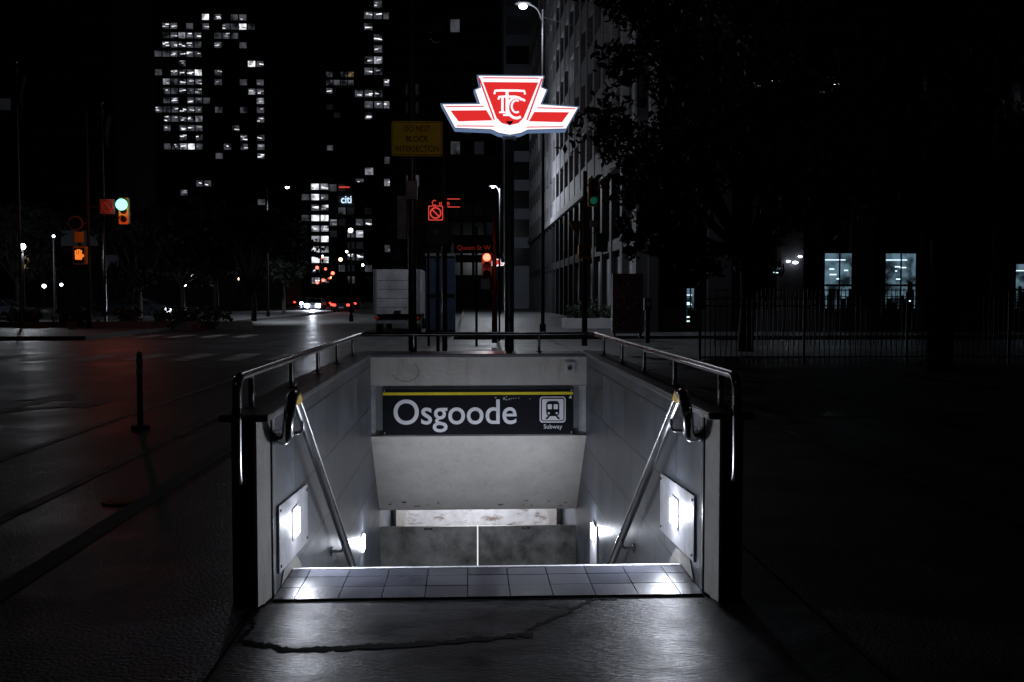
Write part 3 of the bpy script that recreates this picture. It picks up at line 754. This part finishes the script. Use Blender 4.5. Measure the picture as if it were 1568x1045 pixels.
q = MB(); q.tube([(5.8,32,0),(5.8,32,1.35)], .08, 'blue', 14); q.tube([(5.8,32,.55),(5.8,32,.75)], .083, 'teal', 14); q.box(5.68,5.92,31.9,32.1,1.05,1.45,'teal'); q.disc((5.8,31.88,1.27), .06, 'white'); q.build('pay_station')
q = MB(); q.box(4.6, 7.2, 47, 49, 0, .45, 'stone')
random.seed(11)
def leaves(mb, blobs, n, size, ks=('leafA','leafB'), seed=1):
    rng = np.random.default_rng(seed); tot = sum(b[3]**2 for b in blobs)
    for (cx, cy, cz, r) in blobs:
        k_ = max(8, int(n*r*r/tot)); ncl = max(4, k_//14)
        d = rng.normal(size=(ncl, 3)); d /= np.linalg.norm(d, axis=1)[:,None]
        cc = np.array([cx,cy,cz])+d*(r*rng.uniform(.35, 1.12, size=(ncl,1)))*np.array([1,1,.8])
        cl = rng.integers(0, ncl, k_)
        P = cc[cl]+rng.normal(size=(k_,3))*r*.10
        A = rng.normal(size=(k_,3)); A /= np.linalg.norm(A,axis=1)[:,None]
        B = np.cross(A, rng.normal(size=(k_,3))); B /= np.linalg.norm(B,axis=1)[:,None]
        S = size*rng.uniform(.5, 1.3, size=(k_,1))
        v = np.stack([P-A*S, P+B*S*.45, P+A*S, P-B*S*.45], 1)
        half = ncl//2
        for kk in (0, 1):
            sel = v[(cl < half) if kk == 0 else (cl >= half)]
            vs = [tuple(x_) for x_ in sel.reshape(-1,3)]
            mb.add(vs, [(4*i,4*i+1,4*i+2,4*i+3) for i in range(len(sel))], ks[kk])
leaves(q, [(5.2,48,.8,.5),(6.0,48,.9,.6),(6.8,48,.75,.5)], 1500, .08, seed=5)
q.build('planter_box', fixn=False)

def tree(name, x, y, th, blobs, n, size, tr_=.25, seed=1, ks=('leafA','leafB')):
    q = MB(); rng = random.Random(seed)
    q.tube([(x,y,0),(x+.05,y,th*.5),(x-.05,y+.05,th)], tr_, 'bark', 10, r1=tr_*.6)
    for (cx,cy,cz,r) in blobs:
        mid = ((x+cx)/2+rng.uniform(-.3,.3), (y+cy)/2, th+(cz-th)*.35)
        q.tube([(x,y,th*.85), mid, (cx,cy,cz)], tr_*.45, 'bark', 6, r1=.03)
        for _ in range(5):
            q.tube([(cx,cy,cz-.3),(cx+rng.uniform(-r,r)*.8,cy+rng.uniform(-r,r)*.8,cz+rng.uniform(-r,r)*.7)], .04, 'bark', 5, r1=.01)
    leaves(q, blobs, n, size, seed=seed, ks=ks)
    q.build(name, fixn=False)
rg = random.Random(4)
bl = [(9.8+rg.uniform(-4.5,5.5), 20+rg.uniform(-3,3), rg.uniform(4.5,9.5), rg.uniform(1.3,2.2)) for _ in range(22)]
bl += [(7.2,19.5,3.7,1.0),(11.5,19,3.2,1.1),(13,20,3.4,1.2)]
tree('maple_tree', 9.9, 20.5, 3.2, bl, 24000, .12, .28, 2)
bl = [(7.3+rg.uniform(-3.6,3.2), 27+rg.uniform(-2.5,2.5), rg.uniform(4.0,11.5), rg.uniform(1.0,1.9)) for _ in range(22)]
bl += [(4.4,26,3.3,.8),(5.0,26.5,2.9,.8),(6.1,26.5,2.8,.9),(4.4,26,7.6,1.1),(4.9,26,9,1.2),(7.8,26.5,2.8,.8)]
tree('maple_tree.001', 7.6, 27, 3.0, bl, 26000, .13, .22, 3)
for i, (x_, y_, h_) in enumerate(((-13.2,62,6.5),(-16.5,66,8),(-19.8,70,7.5),(-15.6,85,8.5),(-24,74,7),(-31,70,8))):
    bl = [(x_+rg.uniform(-2,2), y_+rg.uniform(-2,2), h_*.62+rg.uniform(-1.8,2.2), rg.uniform(.9,1.6)) for _ in range(12)]
    tree('street_tree' + ('' if i == 0 else '.%03d' % i), x_, y_, h_*.35, bl, 5000, .22, .18, 20+i, ks=('leafC','leafD'))
q = MB(); bl = [(xx+rg.uniform(-.5,.5), 50+rg.uniform(-1,1), .55, rg.uniform(.4,.75)) for xx in np.arange(-28,-11,.9)]
q.box(-29, -10.5, 48.9, 49.0, -.12, .3, 'kerb'); leaves(q, bl, 7000, .11, seed=9); q.build('median_hedge', fixn=False)

# fence
fc = MB(); y_ = 21.5
for i, xx in enumerate(np.arange(5.05, 16, .115)):
    big = (i % 20 == 0)
    fc.tube([(xx,y_,0),(xx,y_,1.62 if big else 1.5)], .028 if big else .010, 'iron', 6)
    if not big: fc.tube([(xx,y_,1.5),(xx,y_,1.57)], .013, 'iron', 5, r1=.001)
for zz in (.18, 1.30, 1.45): fc.tube([(5.05,y_,zz),(16,y_,zz)], .016, 'iron', 6)
fc.build('iron_fence')
fc = MB()
for xx in np.arange(7.5, 22, .13): fc.tube([(xx,30,0),(xx,30,1.75)], .012, 'iron', 5)
for zz in (.2, 1.5, 1.7): fc.tube([(7.5,30,zz),(22,30,zz)], .018, 'iron', 6)
fc.build('iron_fence.001')

# ------------------------------------------------------------------ stone office building on the right
b = MB()
BX, BY0, BY1, BH = 7.6, 42.0, 124.0, 62
b.box(BX+.3, 45, BY0+.5, BY1, 0, BH, 'glass')
ny = 22; dy = (BY1-BY0)/ny
for i in range(ny+1):
    yc = BY0+i*dy
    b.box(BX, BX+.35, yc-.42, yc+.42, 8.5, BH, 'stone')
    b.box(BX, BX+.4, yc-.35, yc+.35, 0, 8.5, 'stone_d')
fl = np.arange(8.5, BH, 3.55)
for zz in fl:
    b.box(BX+.04, BX+.35, BY0, BY1, zz, zz+1.5, 'stone')
for i in range(ny):
    yc = BY0+i*dy
    b.box(BX+.22, BX+.29, yc+dy/2-.07, yc+dy/2+.07, 8.5, BH, 'stone')
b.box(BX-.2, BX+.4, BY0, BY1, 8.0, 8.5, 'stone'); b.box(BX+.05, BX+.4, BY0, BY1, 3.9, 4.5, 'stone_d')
rb = random.Random(8)
for i in range(ny):
    yc = BY0+i*dy
    if rb.random() < .75: b.quad((BX+.28,yc+.5,.6),(BX+.28,yc+dy-.5,.6),(BX+.28,yc+dy-.5,3.6),(BX+.28,yc+.5,3.6), rb.choice(['e_w1','e_wh','e_w1','e_wh']))
    for zz in fl:
        if rb.random() < .05: b.quad((BX+.285,yc+.5,zz+1.5),(BX+.285,yc+dy-.5,zz+1.5),(BX+.285,yc+dy-.5,zz+3.5),(BX+.285,yc+.5,zz+3.5), rb.choice(['e_w1','e_w2']))
fx = np.arange(BX, 45, 3.1)
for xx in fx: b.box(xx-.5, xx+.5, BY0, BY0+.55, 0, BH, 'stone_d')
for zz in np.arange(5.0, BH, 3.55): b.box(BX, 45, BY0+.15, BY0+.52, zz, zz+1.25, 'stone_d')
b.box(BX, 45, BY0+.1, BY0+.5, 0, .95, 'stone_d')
def shop(xa, xb, za, zb):
    yy = BY0+.06
    b.box(xa-.12, xb+.12, yy, BY0+.09, za-.1, zb+.1, 'iron')
    b.quad((xa,yy-.01,za),(xb,yy-.01,za),(xb,yy-.01,zb),(xa,yy-.01,zb), 'e_shop')
    b.box(xa, xb, yy-.06, yy-.02, za+(zb-za)*.40, za+(zb-za)*.44, 'iron')
    b.box((xa+xb)/2-.03, (xa+xb)/2+.03, yy-.06, yy-.02, za, zb, 'iron'); b.box(xa, xa+(xb-xa)*.7, yy-.05, yy-.02, zb-.30, zb-.26, 'e_shopb')
    for i in range(9):
        a = rb.uniform(xa, xb-.2); c = rb.uniform(za, za+.5*(zb-za)); b.box(a, min(xb, a+rb.uniform(.08,.3)), yy-.03, yy-.015-.0005*i, za, c, 'iron')
    for i in range(5):
        a = rb.uniform(xa, xb-.3); c = rb.uniform(za, zb-.3); b.box(a, a+rb.uniform(.05,.3), yy-.045, yy-.035, c, c+.05, 'e_shopb')
shop(15.25, 16.5, 1.0, 3.35); shop(17.9, 19.2, 1.0, 3.35); shop(23.6, 25.0, 1.0, 2.9); shop(9.3, 9.6, .4, 1.85)
shop(13.0, 13.9, 2.5, 2.8)
for (xx, zz, r_) in ((12.9,10.65,.11),(12.6,10.7,.07),(15.6,10.4,.12),(18.6,10.1,.06),(23.9,10.0,.06),(13.9,2.95,.08),(14.1,3.2,.06),(13.6,3.0,.06)):
    b.ball((xx, BY0-.15, zz), r_, 'e_lamp', 6, (1.5,1,.7))
text_b = b.build('stone_office_building', fixn=True)

# ------------------------------------------------------------------ towers
def tower(name, x0, x1, y, dep, h, fn, floor=3.6, bay=2.9, clad='tower', side=True, seed=1, top=0, solid=.12):
    b = MB(); rr = random.Random(seed)
    b.box(x0, x1, y, y+dep, 0, h, clad)
    if top: b.box(x0+(x1-x0)*.2, x1-(x1-x0)*.2, y+2, y+dep*.6, h, h+top, clad)
    nb = max(1, int((x1-x0)/bay)); bw = (x1-x0)/nb
    z = 4.5
    while z+floor < h:
        dead = rr.random() < .10    # some storeys are mostly dark
        for i in range(nb):
            xa = x0+i*bw+.25; xb = xa+bw-.5; k = fn((xa+xb)/2, z, rr)
            if dead and rr.random() < .7: k = None
            pane = k
            if k in ('e_w3', 'e_w2') and rr.random() > solid: pane = 'e_w1'
            b.quad((xa,y-.06,z+.9),(xb,y-.06,z+.9),(xb,y-.06,z+floor-.45),(xa,y-.06,z+floor-.45), pane or 'glass')
            if k in ('e_w3', 'e_w2'):   # rows of ceiling fittings seen from below
                for t in range(rr.randint(1, 3) if k == 'e_w3' else rr.randint(1, 2)):
                    L_ = rr.uniform(.7, 2.4); a = rr.uniform(xa, max(xa, xb-1.2)); e = min(xb, a+L_); zz = rr.uniform(z+1.2, z+floor-1.0); dz = rr.uniform(-.25,.25)
                    b.quad((a,y-.12-.01*t,zz),(e,y-.12-.01*t,zz+dz),(e,y-.12-.01*t,zz+dz+.34),(a,y-.12-.01*t,zz+.40), 'e_w3' if rr.random() < .7 else 'e_w2')
        if side:
            nd = int(dep/bay); 
            for i in range(nd):
                ya = y+i*bay+.3; yb_ = ya+bay-.6
                k = fn(x1, z, rr) if rr.random() < .4 else None
                b.quad((x1+.06,ya,z+.9),(x1+.06,yb_,z+.9),(x1+.06,yb_,z+floor-.45),(x1+.06,ya,z+floor-.45), k or 'glass')
        z += floor
    for i in range(0, nb+1, 1): b.box(x0+i*bw-.12, x0+i*bw+.12, y-.3, y-.001, 0, h, clad)
    return b.build(name, fixn=False)
def pick(rr, p, c=('e_w3','e_w2','e_w2','e_w1','e_w1')): return rr.choice(c) if rr.random() < p else None
def fA(x, z, rr):
    if -121 < x < -114 and 57 < z < 108: return pick(rr, .85, ('e_w3','e_w2','e_w1'))
    if -112 < x < -103 and 55 < z < 104: return pick(rr, .9, ('e_w3','e_w3','e_w2','e_w2'))
    if x > -84 and 45 < z < 92: return pick(rr, .9, ('e_w3','e_w3','e_w2'))
    if 93 < z < 97.5 and x < -125: return 'e_w3'
    if 107 < z < 112 and x < -129: return pick(rr, .8, ('e_w3','e_w2','e_w1'))
    if -103 < x < -87 and 101 < z < 112: return pick(rr, .7, ('e_w3','e_w2','e_w1'))
    if -96 < x < -84 and 60 < z < 98: return pick(rr, .30, ('e_w3','e_w2','e_w1'))
    if -114 < x < -100 and 38 < z < 48: return pick(rr, .4)
    if z > 57: return pick(rr, .15)
    return pick(rr, .07)
tower('office_tower', -138, -101, 400, 30, 116, fA, seed=5, top=5, side=False)
tower('office_tower.001', -99.5, -80, 400, 30, 116, fA, seed=6, side=False)
def fB(x, z, rr):
    if x > -34 and x < -28 and z > 55: return pick(rr, .75, ('e_w3','e_w3','e_w2','e_w1'))
    return pick(rr, .14)
tower('office_tower.002', -37, -24.5, 330, 25, 125, fB, seed=9, side=False)
def fD(x, z, rr):
    if z > 94: return pick(rr, .8, ('e_w1','e_ww','e_w1'))
    return pick(rr, .13, ('e_w1','e_wh','e_w2'))
tower('office_tower.003', -63, -50, 450, 25, 104, fD, seed=12, side=False)
def fC(x, z, rr):
    if x > -47: return pick(rr, .95, ('e_w3','e_w3','e_w2'))
    return pick(rr, .25)
tower('office_building', -49.6, -41.2, 300, 20, 37, fC, floor=3.1, bay=2.7, seed=3, solid=.7, side=False)
def fCi(x, z, rr): return pick(rr, .40, ('e_w1','e_wh','e_w2','e_wh','e_w1'))
ci = tower('bank_building', -40, -27.5, 290, 25, 34.5, fCi, floor=3.3, bay=2.5, seed=4, side=False)
text('citi', -34.9, 289.3, 28.4, 3, 'e_citi', ci, fit_w=3.0, off=.05)
q = MB(); q.box(-37,-34,289.5,289.8,32.8,33.1,'e_redd'); o = q.build('rooftop_trim'); o.parent = ci
def fG(x, z, rr): return pick(rr, .05, ('e_w1','e_wh','e_w1','e_wh'))
tower('office_tower.004', -15.4, -3.6, 200, 25, 75, fG, seed=31)
def fF(x, z, rr):
    if 14 < z < 18 and x > .5: return pick(rr, .75, ('e_ww','e_w1'))
    return pick(rr, .06, ('e_wh','e_wh','e_w1'))
tower('office_tower.005', -3.3, 5.2, 180, 25, 70, fF, seed=33, bay=2.0)
tower('office_tower.006', 4.6, 8.3, 126, 12, 60, lambda x,z,rr: pick(rr, .15, ('e_w1','e_wh')), clad='tower_b', seed=35, side=False)
tower('office_tower.007', -92, -69, 200, 25, 72, lambda x,z,rr: pick(rr, .01, ('e_w1','e_wh')), seed=36, side=False)
tower('low_shop_building', -66, -28, 150, 20, 14, lambda x,z,rr: pick(rr, .25, ('e_w1','e_wh','e_ww')), seed=37, side=False)
# far traffic signals and lamps down the avenue
for i, (x_, y_, z_) in enumerate(((-21,140,5.2),(-24.8,175,6.0),(-17.5,130,4.2),(-29,210,5.0),(-27.5,190,8.5),(-24,160,3.4),(-21.6,150,3.6),(-26.5,185,4.2))):
    signal('traffic_signal.%03d' % (i+3), x_, y_, z_, 'r', 1.1, 'housing_d', x_+1.6, z_+1.5, lensmul=1.7)
for i, (x_, y_, h_) in enumerate(((-26,180,8.6),(-21.5,205,7.8),(-34,150,4),(-41,150,4.5),(-37.5,170,5.5),(-48,140,3.3),(-19.3,160,8.5),(-30,200,7),(-31,170,5),(-56,140,3),(-35,125,2.8),(-27,150,6.5),(-7,60,5.3),(-29,185,10.5),(-23,170,4.6),(-50,120,2.6),(-33,190,3.2),(-18,142,6.6))):
    street_lamp('street_lamp.%03d' % (i+5), x_, y_, h_, 0, globe=True, r=(.15+.11*((i*37)%10)/10) if y_ > 100 else .12, k='e_lampw' if i % 3 == 2 else 'e_lamp')
